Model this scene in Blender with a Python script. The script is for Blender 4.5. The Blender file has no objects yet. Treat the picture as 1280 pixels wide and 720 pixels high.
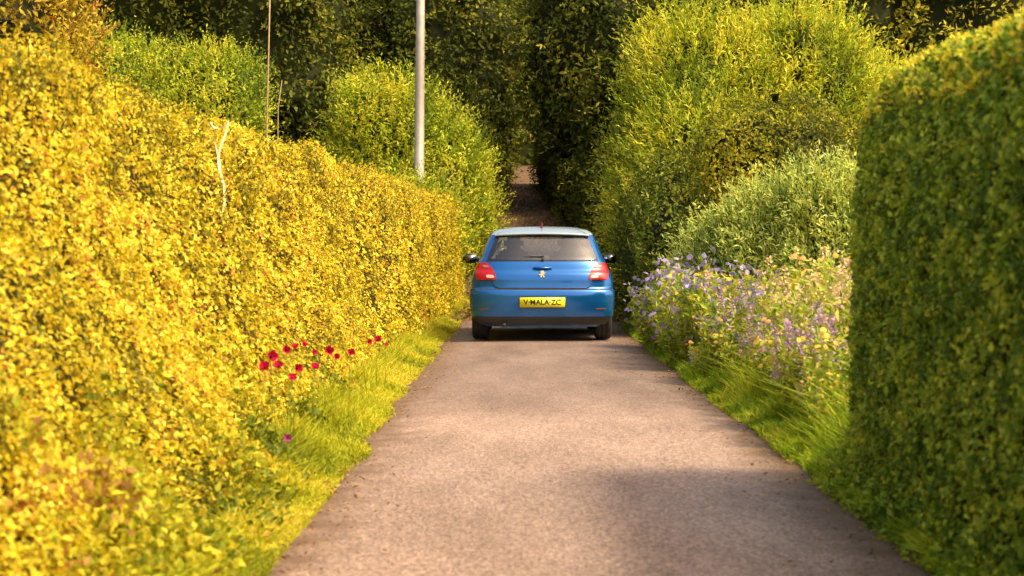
import bpy, math, random, bmesh
import numpy as np
from mathutils import Vector, Matrix
rng = np.random.default_rng(7)
random.seed(7)
scene = bpy.context.scene
COL = scene.collection
scene.view_settings.view_transform = 'Standard'
scene.view_settings.look = 'None'
scene.view_settings.exposure = 0
scene.view_settings.gamma = 1
CAMZ = 1.10
F = 2200.0

# ------------------------------------------------------------------ helpers
def new_mat(name):
    m = bpy.data.materials.new(name); m.use_nodes = True
    nt = m.node_tree
    for n in list(nt.nodes): nt.nodes.remove(n)
    out = nt.nodes.new('ShaderNodeOutputMaterial')
    return m, nt, out

def foliage_mat(name, trans=0.38, rough=0.5, spec=0.25, tint=(1.25, 1.15, 0.6)):
    m, nt, out = new_mat(name)
    at = nt.nodes.new('ShaderNodeAttribute'); at.attribute_name = 'Col'
    p = nt.nodes.new('ShaderNodeBsdfPrincipled')
    p.inputs['Roughness'].default_value = rough
    p.inputs['Specular IOR Level'].default_value = spec
    nt.links.new(at.outputs['Color'], p.inputs['Base Color'])
    mul = nt.nodes.new('ShaderNodeMix'); mul.data_type = 'RGBA'; mul.blend_type = 'MULTIPLY'
    mul.inputs[0].default_value = 1.0
    nt.links.new(at.outputs['Color'], mul.inputs[6]); mul.inputs[7].default_value = (*tint, 1)
    tr = nt.nodes.new('ShaderNodeBsdfTranslucent')
    nt.links.new(mul.outputs[2], tr.inputs['Color'])
    mx = nt.nodes.new('ShaderNodeMixShader'); mx.inputs[0].default_value = trans
    nt.links.new(p.outputs[0], mx.inputs[1]); nt.links.new(tr.outputs[0], mx.inputs[2])
    nt.links.new(mx.outputs[0], out.inputs[0])
    return m

def simple_mat(name, col, rough=0.5, metal=0.0, spec=0.5, coat=0.0, noise=0.12, nscale=30.0, bump=0.0, emis=None, estr=0):
    m, nt, out = new_mat(name)
    p = nt.nodes.new('ShaderNodeBsdfPrincipled')
    tc = nt.nodes.new('ShaderNodeTexCoord')
    nz = nt.nodes.new('ShaderNodeTexNoise'); nz.inputs['Scale'].default_value = nscale
    nz.inputs['Detail'].default_value = 5
    nt.links.new(tc.outputs['Object'], nz.inputs['Vector'])
    cr = nt.nodes.new('ShaderNodeValToRGB')
    cr.color_ramp.elements[0].position = 0.3; cr.color_ramp.elements[1].position = 0.7
    cr.color_ramp.elements[0].color = (*[c*(1-noise) for c in col], 1)
    cr.color_ramp.elements[1].color = (*[min(1, c*(1+noise)) for c in col], 1)
    nt.links.new(nz.outputs[0], cr.inputs[0]); nt.links.new(cr.outputs[0], p.inputs['Base Color'])
    p.inputs['Roughness'].default_value = rough; p.inputs['Metallic'].default_value = metal
    p.inputs['Specular IOR Level'].default_value = spec
    p.inputs['Coat Weight'].default_value = coat; p.inputs['Coat Roughness'].default_value = 0.05
    if emis:
        p.inputs['Emission Color'].default_value = (*emis, 1); p.inputs['Emission Strength'].default_value = estr
    if bump > 0:
        b = nt.nodes.new('ShaderNodeBump'); b.inputs['Strength'].default_value = bump; b.inputs['Distance'].default_value = 0.01
        nt.links.new(nz.outputs[0], b.inputs['Height']); nt.links.new(b.outputs[0], p.inputs['Normal'])
    nt.links.new(p.outputs[0], out.inputs[0])
    return m

LEAF = foliage_mat('leaf_material', trans=0.40, rough=0.55, spec=0.2)
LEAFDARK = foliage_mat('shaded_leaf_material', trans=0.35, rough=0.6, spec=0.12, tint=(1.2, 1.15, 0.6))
PETAL = foliage_mat('petal_material', trans=0.3, rough=0.7, spec=0.1, tint=(1, 1, 1))
BARK = simple_mat('bark_material', (0.11, 0.07, 0.045), rough=0.9, noise=0.5, nscale=8, bump=0.8)

def add_obj(name, me, parent=None, loc=None, mat=None, **props):
    o = bpy.data.objects.new(name, me); COL.objects.link(o)
    if mat is not None and me is not None: me.materials.append(mat)
    if parent is not None: o.parent = parent
    if loc is not None: o.location = loc
    for k, v in props.items(): o[k] = v
    return o

def empty(name, loc, **props):
    o = bpy.data.objects.new(name, None); COL.objects.link(o); o.location = loc
    o.empty_display_size = 0.2
    for k, v in props.items(): o[k] = v
    return o

def tri_mesh(name, V, T, C=None, smooth=False):
    me = bpy.data.meshes.new(name)
    V = np.asarray(V, dtype=np.float32); T = np.asarray(T, dtype=np.int32)
    n = len(T)
    me.vertices.add(len(V)); me.vertices.foreach_set('co', V.ravel())
    me.loops.add(n*3); me.loops.foreach_set('vertex_index', T.ravel())
    me.polygons.add(n); me.polygons.foreach_set('loop_start', np.arange(0, n*3, 3, dtype=np.int32))
    if smooth: me.polygons.foreach_set('use_smooth', np.ones(n, dtype=bool))
    if C is not None:
        a = me.color_attributes.new('Col', 'FLOAT_COLOR', 'POINT')
        cc = np.ones((len(V), 4), dtype=np.float32); cc[:, :3] = np.clip(C, 0, 0.92)
        a.data.foreach_set('color', cc.ravel())
    me.update(calc_edges=True)
    return me

def _h(ix, iy, iz, seed):
    h = (ix*374761393 + iy*668265263 + iz*1274126177 + seed*974634777) & 0xffffffff
    h = ((h ^ (h >> 13)) * 1103515245) & 0xffffffff
    h = ((h ^ (h >> 15)) * 668265263) & 0xffffffff
    return ((h ^ (h >> 16)) & 0xffff) / 65535.0
def vnoise(P, f, seed=0):
    Q = np.asarray(P, dtype=np.float64)*f + 100.0
    I = np.floor(Q).astype(np.int64); u = Q - I; u = u*u*(3-2*u)
    r = 0
    for dx in (0, 1):
        for dy in (0, 1):
            for dz in (0, 1):
                w = (u[..., 0] if dx else 1-u[..., 0])*(u[..., 1] if dy else 1-u[..., 1])*(u[..., 2] if dz else 1-u[..., 2])
                r = r + w*_h(I[..., 0]+dx, I[..., 1]+dy, I[..., 2]+dz, seed)
    return r
def unit(v):
    v = np.asarray(v, float)
    return v/np.maximum(np.linalg.norm(v, axis=-1, keepdims=True), 1e-9)

def gz(y):
    t = np.maximum(0, np.asarray(y, dtype=float) - 28.0)
    return 0.105*t*t/(t+6.0)

def grid_normals(G):
    du = np.gradient(G, axis=0); dv = np.gradient(G, axis=1)
    n = unit(np.cross(du, dv))
    c = G.reshape(-1, 3).mean(0)
    if np.sum((G-c)*n) < 0: n = -n
    return n
def grid_tris(m, n, off=0):
    i = np.arange(m-1)[:, None]*n + np.arange(n-1)[None, :]
    i = i.ravel()
    return np.concatenate([np.stack([i, i+1, i+n+1], 1), np.stack([i, i+n+1, i+n], 1)])+off

def displaced(G, amps):
    N = grid_normals(G)
    d = 0
    for k, (f, a) in enumerate(amps):
        d = d + (vnoise(G, f, 11+k)-0.5)*2*a
    return G + N*d[..., None]

def sample_grid(G, n, back=0.15, r=rng):
    N = grid_normals(G)
    A = G[:-1, :-1]; B = G[1:, :-1]; Cc = G[:-1, 1:]; D = G[1:, 1:]
    area = (np.linalg.norm(np.cross(B-A, Cc-A), axis=-1)+np.linalg.norm(np.cross(B-D, Cc-D), axis=-1))/2
    ctr = (A+D)/2; nn = N[:-1, :-1]
    view = unit(np.array([0, 0, 1.3])-ctr)
    f = np.sum(nn*view, -1)
    w = area*np.where(f > -0.25, 1.0, back)
    idx = r.choice(w.size, n, p=(w/w.sum()).ravel())
    i, j = np.unravel_index(idx, w.shape)
    u = r.random(n)[:, None]; v = r.random(n)[:, None]
    P = (A[i, j]*(1-u)*(1-v)+B[i, j]*u*(1-v)+Cc[i, j]*(1-u)*v+D[i, j]*u*v)
    Nn = unit(N[i, j]*(1-u)*(1-v)+N[i+1, j]*u*(1-v)+N[i, j+1]*(1-u)*v+N[i+1, j+1]*u*v)
    return P, Nn

def leaf_geo(P, N, A, L, W, fold=0.18):
    A = unit(A - N*np.sum(A*N, -1, keepdims=True)); B = np.cross(N, A)
    L = L[:, None]; W = W[:, None]
    v0 = P; v2 = P + A*L - N*L*0.12
    v1 = P + A*L*0.45 + B*W*0.5 + N*W*fold
    v3 = P + A*L*0.45 - B*W*0.5 + N*W*fold
    V = np.stack([v0, v1, v2, v3], 1).reshape(-1, 3)
    b = np.arange(len(P))*4
    T = np.concatenate([np.stack([b, b+2, b+1], 1), np.stack([b, b+3, b+2], 1)])
    return V, T

def palette(n, cols, probs, P=None, nf=1.2, var=0.3, seed=3):
    cols = np.array(cols, float); probs = np.array(probs, dtype=float); probs /= probs.sum()
    if P is not None:
        q = vnoise(P, nf, seed)*0.6 + rng.random(n)*0.4
        q = np.argsort(np.argsort(q))/max(1, n-1)
        idx = np.searchsorted(np.cumsum(probs), q*0.9999)
    else:
        idx = rng.choice(len(cols), n, p=probs)
    idx = np.clip(idx, 0, len(cols)-1)
    c = cols[idx]*(1+(rng.random((n, 1))-0.5)*2*var)
    c[:, 0] *= 1+(rng.random(n)-0.5)*0.2
    return c

class Geo:
    def __init__(s): s.V = []; s.T = []; s.C = []; s.n = 0
    def add(s, V, T, C):
        V = np.asarray(V, float); C = np.asarray(C, float)
        if C.ndim == 1: C = np.tile(C, (len(V), 1))
        s.V.append(V); s.T.append(np.asarray(T)+s.n); s.C.append(C); s.n += len(V)
    def mesh(s, name, base=(0, 0, 0)):
        return tri_mesh(name, np.concatenate(s.V)-np.array(base), np.concatenate(s.T), np.concatenate(s.C))

def clad(g, G, n, size, cols, probs, depth=0.1, out=0.03, rand=0.9, back=0.15, core=(0.02, 0.026, 0.006), inset=0.12, nf=1.5, aspect=0.6, gaps=0.0, sizevar=0.35, clf=6.5):
    """leaves spread through the outer shell of grid surface G, plus an inner shaded mass"""
    N = grid_normals(G)
    if core is not None:
        K = G - N*inset
        g.add(K.reshape(-1, 3), grid_tris(*K.shape[:2]), core)
    P, Nn = sample_grid(G, n, back)
    if gaps > 0:
        q = vnoise(P, 5.0, 77)*0.6+vnoise(P, 11.0, 78)*0.4
        keep = rng.random(len(P)) < np.clip((q-gaps*0.5)*4+0.2, 0.12, 1)
        P = P[keep]; Nn = Nn[keep]
    n = len(P)
    dep = -np.minimum(rng.exponential(depth*0.45, n), depth*1.6) + out*rng.random(n)
    dep = dep + (vnoise(P, clf, 31)-0.5)*depth*1.2
    P = P + Nn*dep[:, None]
    rv = rng.normal(size=(n, 3))
    Nl = unit(Nn + rv*rand + np.array([0, 0, 0.35]))
    A = unit(rng.normal(size=(n, 3)) + np.array([0, 0, 0.3]))
    L = size*(1+(rng.random(n)-0.5)*2*sizevar)
    V, T = leaf_geo(P, Nl, A, L, L*aspect)
    C = palette(n, cols, probs, P, nf)
    g.add(V, T, np.repeat(C, 4, 0))

def shoots(g, G, ns, k, length, size, cols, probs, dirw=(0.5, 1.0, 0.35), aspect=0.3, back=0.1, nf=1.0, bend=0.25, stemcol=(0.08, 0.08, 0.025), inside=0.0, spread=0.6):
    P, Nn = sample_grid(G, ns, back)
    P = P - Nn*inside
    D = unit(Nn*dirw[0] + np.array([0, 0, 1.0])*dirw[1] + rng.normal(size=(ns, 3))*dirw[2])
    Ls = length*(0.5+rng.random(ns))
    side = unit(np.cross(D, rng.normal(size=(ns, 3))))
    t = np.linspace(0.08, 1, k)
    pos = P[:, None]+D[:, None]*(Ls[:, None]*t)[..., None] + side[:, None]*(bend*Ls[:, None]*t**2)[..., None] - np.array([0, 0, 1])*(0.12*Ls[:, None]*t**2)[..., None]
    n = ns*k
    pos = pos.reshape(-1, 3); DD = np.repeat(D, k, 0)
    A = unit(DD*0.9 + rng.normal(size=(n, 3))*spread)
    Nl = unit(rng.normal(size=(n, 3))+np.array([0.15, -0.25, 0.4]))
    L = size*(0.6+0.8*rng.random(n))*np.tile(1.1-0.5*t, ns)
    V, T = leaf_geo(pos, Nl, A, L, L*aspect)
    C = np.repeat(palette(ns, cols, probs, P, nf), k, 0)*(0.85+0.3*rng.random((n, 1)))
    g.add(V, T, np.repeat(C, 4, 0))
    pe = P + D*Ls[:, None] + side*(bend*Ls)[:, None] - np.array([0, 0, 1])*(0.12*Ls)[:, None]
    pm = P + D*Ls[:, None]*0.5 + side*(bend*Ls*0.25)[:, None]
    w = unit(np.cross(D, np.array([0.2, 1, 0.1])))*0.004
    V = np.stack([P-w, P+w, pm+w*0.7, pm-w*0.7, pe], 1).reshape(-1, 3)
    b = np.arange(ns)*5
    T = np.concatenate([np.stack([b, b+1, b+2], 1), np.stack([b, b+2, b+3], 1), np.stack([b+3, b+2, b+4], 1)])
    g.add(V, T, stemcol)

def hedge_grid(y0, y1, xr, width, H, p=6.0, rend=0.8, nr=90, nphi=48, q=2.5, ground=gz, hexp=0.6):
    """rounded clipped hedge along y; xr(y)=road-side face x ; width signed (neg = extends to -x)"""
    ee = np.linspace(0, 1, 12)[:-1]
    e0 = rend*(1-np.cos(ee*math.pi/2)); mid = np.linspace(rend, (y1-y0)-rend, nr)
    dd = np.concatenate([e0, mid, (y1-y0)-e0[::-1]])
    ys = y0+dd
    d = np.minimum(dd, (y1-y0)-dd); s = np.clip(1-d/rend, 0, 1)
    e = np.maximum((1-s**q), 0)**(1/q); e = np.maximum(e, 0.02)
    f = np.linspace(0, math.pi, 2000)
    fx = np.sign(np.cos(f))*np.abs(np.cos(f))**(2/p); fz = np.abs(np.sin(f))**(2/p)
    al = np.concatenate([[0], np.cumsum(np.hypot(np.diff(fx)*0.5*abs(width), np.diff(fz)*2))])
    ph = np.interp(np.linspace(0, al[-1], nphi), al, np.arange(2000)); i0 = np.clip(ph.astype(int), 0, 1998); fr = ph-i0
    cx = fx[i0]*(1-fr)+fx[i0+1]*fr; sz = fz[i0]*(1-fr)+fz[i0+1]*fr
    xrv = np.array([xr(y) for y in ys]); Hv = np.array([H(y) for y in ys])
    a = abs(width)/2; c = xrv + np.sign(width)*a
    X = c[:, None] + a*e[:, None]*cx[None, :]
    Z = ground(ys)[:, None] + Hv[:, None]*(e[:, None]**hexp)*sz[None, :]
    Y = np.repeat(ys[:, None], nphi, 1)
    return np.stack([X, Y, Z], -1)

def blob_grid(c, r, p=2.3, nu=44, nv=60, zmin=-0.9):
    u = np.linspace(math.asin(zmin) if zmin > -1 else -math.pi/2, math.pi/2, nu); v = np.linspace(-math.pi, math.pi, nv)
    U, Vv = np.meshgrid(u, v, indexing='ij')
    def pw(a): return np.sign(a)*np.abs(a)**(2/p)
    X = c[0]+r[0]*pw(np.cos(U))*pw(np.cos(Vv)); Y = c[1]+r[1]*pw(np.cos(U))*pw(np.sin(Vv)); Z = c[2]+r[2]*pw(np.sin(U))
    return np.stack([X, Y, Z], -1)

def tube(pts, rad, seg=8):
    pts = np.array(pts, float); m = len(pts)
    D = unit(np.gradient(pts, axis=0))
    V = []
    for i in range(m):
        ref = np.array([0, 0, 1.]) if abs(D[i][2]) < 0.8 else np.array([0, 1., 0])
        a = unit(np.cross(D[i], ref)); b = np.cross(D[i], a)
        an = np.arange(seg+1)*2*math.pi/seg
        V.append(pts[i]+rad[i]*(np.cos(an)[:, None]*a+np.sin(an)[:, None]*b))
    G = np.array(V)
    Vf = G.reshape(-1, 3); T = grid_tris(m, seg+1)
    c0 = len(Vf); Vf = np.concatenate([Vf, pts[:1], pts[-1:]])
    T = np.concatenate([T, [[c0, i+1, i] for i in range(seg)], [[c0+1, (m-1)*(seg+1)+i, (m-1)*(seg+1)+i+1] for i in range(seg)]])
    return Vf, T

# ------------------------------------------------------------------ ground + road
def ground_mat():
    m, nt, out = new_mat('soil_and_turf_material')
    p = nt.nodes.new('ShaderNodeBsdfPrincipled'); p.inputs['Roughness'].default_value = 0.95
    tc = nt.nodes.new('ShaderNodeTexCoord')
    n1 = nt.nodes.new('ShaderNodeTexNoise'); n1.inputs['Scale'].default_value = 1.3; n1.inputs['Detail'].default_value = 8
    nt.links.new(tc.outputs['Object'], n1.inputs['Vector'])
    cr = nt.nodes.new('ShaderNodeValToRGB')
    cr.color_ramp.elements[0].position = 0.35; cr.color_ramp.elements[0].color = (0.09, 0.055, 0.025, 1)
    cr.color_ramp.elements[1].position = 0.65; cr.color_ramp.elements[1].color = (0.12, 0.12, 0.022, 1)
    nt.links.new(n1.outputs[0], cr.inputs[0]); nt.links.new(cr.outputs[0], p.inputs['Base Color'])
    n2 = nt.nodes.new('ShaderNodeTexNoise'); n2.inputs['Scale'].default_value = 40; n2.inputs['Detail'].default_value = 6
    nt.links.new(tc.outputs['Object'], n2.inputs['Vector'])
    b = nt.nodes.new('ShaderNodeBump'); b.inputs['Strength'].default_value = 0.7; b.inputs['Distance'].default_value = 0.03
    nt.links.new(n2.outputs[0], b.inputs['Height']); nt.links.new(b.outputs[0], p.inputs['Normal'])
    nt.links.new(p.outputs[0], out.inputs[0])
    return m
xs = np.concatenate([[-300, -100, -40, -15], np.linspace(-6, 6, 25), [15, 40, 100, 300]])
ysg = np.concatenate([[-100, -20], np.linspace(0, 26, 14), np.linspace(27, 90, 64), [120, 200, 500]])
GX, GY = np.meshgrid(xs, ysg, indexing='ij')
GG = np.stack([GX, GY, gz(np.minimum(GY, 150))], -1)
add_obj('ground', tri_mesh('ground', GG.reshape(-1, 3), grid_tris(*GG.shape[:2])[:, ::-1], smooth=True), mat=ground_mat(), kind='structure')

def road_mat():
    m, nt, out = new_mat('worn_asphalt_material')
    L = nt.links.new
    def nd(t): return nt.nodes.new(t)
    p = nd('ShaderNodeBsdfPrincipled')
    tc = nd('ShaderNodeTexCoord')
    vo = nd('ShaderNodeTexVoronoi'); vo.inputs['Scale'].default_value = 105; L(tc.outputs['Object'], vo.inputs['Vector'])
    sepc = nd('ShaderNodeSeparateColor'); L(vo.outputs['Color'], sepc.inputs[0])
    cr = nd('ShaderNodeValToRGB'); e = cr.color_ramp.elements
    e[0].position = 0.0; e[0].color = (0.100, 0.069, 0.054, 1)
    e[1].position = 1.0; e[1].color = (0.43, 0.317, 0.257, 1)
    x = cr.color_ramp.elements.new(0.5); x.color = (0.228, 0.167, 0.135, 1)
    L(sepc.outputs[0], cr.inputs[0])
    mp = nd('ShaderNodeMapping'); mp.inputs['Scale'].default_value = (1.6, 0.42, 1); L(tc.outputs['Object'], mp.inputs['Vector'])
    n1 = nd('ShaderNodeTexNoise'); n1.inputs['Scale'].default_value = 1.1; n1.inputs['Detail'].default_value = 6; L(mp.outputs[0], n1.inputs['Vector'])
    cr2 = nd('ShaderNodeValToRGB'); e = cr2.color_ramp.elements
    e[0].position = 0.3; e[0].color = (0.72, 0.70, 0.69, 1); e[1].position = 0.72; e[1].color = (1.35, 1.31, 1.26, 1)
    L(n1.outputs[0], cr2.inputs[0])
    mu = nd('ShaderNodeMix'); mu.data_type = 'RGBA'; mu.blend_type = 'MULTIPLY'; mu.inputs[0].default_value = 1
    L(cr.outputs[0], mu.inputs[6]); L(cr2.outputs[0], mu.inputs[7])
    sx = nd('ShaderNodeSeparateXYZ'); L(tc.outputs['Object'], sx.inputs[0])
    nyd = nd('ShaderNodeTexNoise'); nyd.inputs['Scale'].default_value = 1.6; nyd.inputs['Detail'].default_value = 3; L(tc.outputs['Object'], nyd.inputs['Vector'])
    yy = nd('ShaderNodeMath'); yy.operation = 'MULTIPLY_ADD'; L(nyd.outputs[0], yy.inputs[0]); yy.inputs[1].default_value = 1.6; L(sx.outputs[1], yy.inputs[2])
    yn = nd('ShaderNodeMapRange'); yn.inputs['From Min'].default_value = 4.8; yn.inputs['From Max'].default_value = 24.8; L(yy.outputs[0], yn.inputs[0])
    sun_bands = nd('ShaderNodeValToRGB'); e = sun_bands.color_ramp.elements  # sunlight painted along the lane: warm near end, pale band, dimmer beyond
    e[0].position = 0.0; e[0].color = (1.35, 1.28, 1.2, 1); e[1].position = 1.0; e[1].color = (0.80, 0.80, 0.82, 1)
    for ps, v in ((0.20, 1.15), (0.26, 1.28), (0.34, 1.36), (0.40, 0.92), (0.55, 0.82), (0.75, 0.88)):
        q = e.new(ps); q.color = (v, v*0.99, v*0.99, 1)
    L(yn.outputs[0], sun_bands.inputs[0])
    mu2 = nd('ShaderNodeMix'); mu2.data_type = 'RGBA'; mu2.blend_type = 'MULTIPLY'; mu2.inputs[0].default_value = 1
    L(mu.outputs[2], mu2.inputs[6]); L(sun_bands.outputs[0], mu2.inputs[7])
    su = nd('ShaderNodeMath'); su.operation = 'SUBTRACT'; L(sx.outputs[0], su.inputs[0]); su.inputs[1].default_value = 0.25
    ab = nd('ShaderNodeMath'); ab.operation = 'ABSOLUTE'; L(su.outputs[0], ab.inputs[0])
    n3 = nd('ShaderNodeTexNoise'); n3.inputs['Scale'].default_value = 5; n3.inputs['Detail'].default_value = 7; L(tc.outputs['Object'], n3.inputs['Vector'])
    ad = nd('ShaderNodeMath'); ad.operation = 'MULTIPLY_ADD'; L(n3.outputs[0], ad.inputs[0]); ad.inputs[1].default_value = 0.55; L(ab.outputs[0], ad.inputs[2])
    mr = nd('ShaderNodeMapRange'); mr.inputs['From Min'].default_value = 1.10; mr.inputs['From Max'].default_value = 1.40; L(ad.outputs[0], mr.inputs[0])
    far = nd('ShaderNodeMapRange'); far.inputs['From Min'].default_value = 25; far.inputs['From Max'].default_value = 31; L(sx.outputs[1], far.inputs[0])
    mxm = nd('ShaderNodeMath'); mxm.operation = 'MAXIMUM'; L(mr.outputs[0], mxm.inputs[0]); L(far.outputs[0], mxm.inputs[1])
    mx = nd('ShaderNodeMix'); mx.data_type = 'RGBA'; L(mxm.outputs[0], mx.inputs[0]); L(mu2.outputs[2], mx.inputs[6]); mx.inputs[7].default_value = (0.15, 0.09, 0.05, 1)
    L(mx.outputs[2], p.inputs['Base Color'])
    rr = nd('ShaderNodeMapRange'); rr.inputs['To Min'].default_value = 0.75; rr.inputs['To Max'].default_value = 0.45; L(n1.outputs[0], rr.inputs[0])
    rr.inputs['From Min'].default_value = 0.35; rr.inputs['From Max'].default_value = 0.7
    L(rr.outputs[0], p.inputs['Roughness'])
    n4 = nd('ShaderNodeTexNoise'); n4.inputs['Scale'].default_value = 7; n4.inputs['Detail'].default_value = 4; L(tc.outputs['Object'], n4.inputs['Vector'])
    hm = nd('ShaderNodeMath'); hm.operation = 'MULTIPLY_ADD'; L(n4.outputs[0], hm.inputs[0]); hm.inputs[1].default_value = 1.2; L(vo.outputs['Distance'], hm.inputs[2])
    b = nd('ShaderNodeBump'); b.inputs['Strength'].default_value = 0.4; b.inputs['Distance'].default_value = 0.008
    L(hm.outputs[0], b.inputs['Height']); L(b.outputs[0], p.inputs['Normal'])
    L(p.outputs[0], out.inputs[0])
    return m
yr_ = np.concatenate([np.linspace(-10, 28, 153), np.linspace(28.5, 90, 124)])
cols_ = np.linspace(-1, 1, 15)
RX = []
for i, y in enumerate(yr_):
    jl = (vnoise(np.array([[0.3, y, 0]]), 1.3, 5)[0]-0.5)*0.14+(vnoise(np.array([[0.3, y, 0]]), 5.0, 6)[0]-0.5)*0.06
    jr = (vnoise(np.array([[7.3, y, 0]]), 1.3, 5)[0]-0.5)*0.10+(vnoise(np.array([[7.3, y, 0]]), 5.0, 6)[0]-0.5)*0.06
    w = 1.14
    c = 0.25 - max(0, y-28)*0.005
    xl = c-w+jl; xr = c+w+jr+0.04*(y < 9)
    x = (xl+xr)/2+cols_*(xr-xl)/2
    z = (gz(y)+0.008+0.02*(1-cols_**2))*np.ones(15)
    RX.append(np.stack([x, np.full(15, y), z], -1))
RG = np.array(RX)
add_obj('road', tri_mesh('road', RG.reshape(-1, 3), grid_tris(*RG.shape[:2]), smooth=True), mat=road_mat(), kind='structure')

# ------------------------------------------------------------------ hedges
def interp(xs, ys): return lambda y: float(np.interp(y, xs, ys))
GOLD = [(0.19, 0.18, 0.016), (0.52, 0.42, 0.023), (0.76, 0.60, 0.033), (0.88, 0.75, 0.085), (0.46, 0.22, 0.035)]
xl = interp([2, 6.5, 11.5, 16, 20, 28, 34], [-2.0, -1.93, -1.80, -1.62, -1.46, -1.18, -1.08])
def Hl(y): return (1.98 if y < 8 else 1.93) + 0.04*math.sin(y*1.7)+0.02*math.sin(y*4.1+1)
G = hedge_grid(2.5, 33.0, xl, -1.3, Hl, p=8, rend=0.5, nr=260, nphi=60)
zz = np.clip(1-G[..., 2]/1.6, 0, 1); yy = G[..., 1]
G[..., 0] += np.interp(yy, [4, 7, 9, 12, 20, 30], [0.88, 0.82, 0.62, 0.46, 0.28, 0.10])*zz**1.3*(G[..., 0] > -2.6)
G = displaced(G, [(0.8, 0.035), (2.2, 0.022), (6.0, 0.018)])
g = Geo()
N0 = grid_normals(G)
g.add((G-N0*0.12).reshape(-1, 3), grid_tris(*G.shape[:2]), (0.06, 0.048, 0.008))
for (a, b, n, s) in [(0, 60, 130000, 0.025), (60, 130, 80000, 0.030), (130, 282, 62000, 0.042)]:
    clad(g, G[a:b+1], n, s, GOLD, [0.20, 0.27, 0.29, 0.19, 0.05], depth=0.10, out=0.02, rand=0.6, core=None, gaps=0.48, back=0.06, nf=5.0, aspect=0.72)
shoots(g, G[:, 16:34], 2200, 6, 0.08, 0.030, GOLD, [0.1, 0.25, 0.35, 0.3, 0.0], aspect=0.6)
o = add_obj('hedge', g.mesh('hedge', (-2.5, 6, 0)), loc=(-2.5, 6, 0), mat=LEAF)
o['label'] = 'tall clipped golden-leaved hedge running along the lane, sunlit'; o['category'] = 'hedge'

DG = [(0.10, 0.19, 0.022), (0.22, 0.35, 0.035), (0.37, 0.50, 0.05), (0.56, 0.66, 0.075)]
xr_ = interp([1, 8.5], [1.46, 1.41])
G = hedge_grid(1.5, 8.1, xr_, 1.5, lambda y: 1.88+0.01*math.sin(3*y), p=7, rend=0.8, nr=80, nphi=70, hexp=0.62)
G = displaced(G, [(1.0, 0.010), (7.0, 0.008)])
g = Geo()
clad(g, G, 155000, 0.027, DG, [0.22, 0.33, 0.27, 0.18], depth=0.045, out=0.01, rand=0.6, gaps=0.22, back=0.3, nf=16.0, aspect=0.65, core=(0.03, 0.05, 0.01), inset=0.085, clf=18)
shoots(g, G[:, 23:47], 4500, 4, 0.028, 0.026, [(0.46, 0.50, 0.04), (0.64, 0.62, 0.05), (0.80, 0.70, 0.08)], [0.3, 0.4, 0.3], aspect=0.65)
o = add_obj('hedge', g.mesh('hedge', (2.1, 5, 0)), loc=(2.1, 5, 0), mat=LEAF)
o['label'] = 'dense green clipped hedge with rounded end, side in shade'; o['category'] = 'hedge'

# ------------------------------------------------------------------ shrubs
YG = [(0.13, 0.20, 0.018), (0.30, 0.40, 0.028), (0.50, 0.56, 0.036), (0.70, 0.68, 0.07)]
def bush(name, label, cat, blobs, n, size, cols, probs, base, ns=0, k=8, slen=0.3, ssize=0.05, dirw=(0.5, 1.0, 0.35), amps=((0.7, 0.28), (1.8, 0.18), (4.5, 0.08)), saspect=0.35, depth=0.18, trunk=True, back=0.15, gaps=0.34, mat=LEAF, core=(0.03, 0.036, 0.008), clf=4.0, sprobs=None, spread=0.6):
    g = Geo()
    vols = np.array([b[1][0]*b[1][2]+b[1][1]*b[1][2] for b in blobs]); vols = vols/vols.sum()
    for b, v in zip(blobs, vols):
        G = blob_grid(b[0], b[1], p=b[2] if len(b) > 2 else 2.3)
        sc = min(1.0, min(b[1])/1.2)
        G = displaced(G, [(f, a*sc) for f, a in amps])
        clad(g, G, int(n*v), size, cols, probs, depth=depth, out=0.06, inset=min(0.24, 0.3*min(b[1])), back=back, gaps=gaps, nf=1.2, core=core, clf=clf)
        if ns: shoots(g, G, int(ns*v), k, slen, ssize, cols, sprobs or probs, dirw=dirw, aspect=saspect, back=back, spread=spread, nf=2.0)
    root = empty(name, base, label=label, category=cat)
    add_obj('crown' if trunk == 'tree' else 'foliage', g.mesh(name+'_foliage', base), parent=root, mat=mat)
    tg = Geo()
    for b in blobs[:4]:
        c = np.array(b[0]); bb = np.array(base, float)
        m1 = bb+(c-bb)*0.45; m1[0] += rng.normal()*0.1
        r0 = max(0.03, 0.05*np.linalg.norm(c-bb))
        top = c + np.array([0, 0, b[1][2]*0.5])
        V, T = tube([bb-np.array([0, 0, .1]), m1, c, top], [r0, r0*0.7, r0*0.45, r0*0.15], 9)
        tg.add(V, T, (0.08, 0.06, 0.04))
        for q in range(5):
            d = unit(rng.normal(size=3)+np.array([0, 0, .3])); s0 = m1+(c-m1)*(0.3+0.7*rng.random())
            e = c + d*np.array(b[1])*0.85
            V, T = tube([s0, (s0+e)/2+np.array([0, 0, .1]), e], [r0*0.35, r0*0.2, r0*0.06], 6); tg.add(V, T, (0.08, 0.06, 0.04))
    add_obj('trunk' if trunk == 'tree' else 'stem', tg.mesh(name+'_trunk', base), parent=root, mat=BARK)
    return root

def at(px, d): return (px-650)*d/F
LITE = [0.08, 0.27, 0.35, 0.30]

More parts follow.
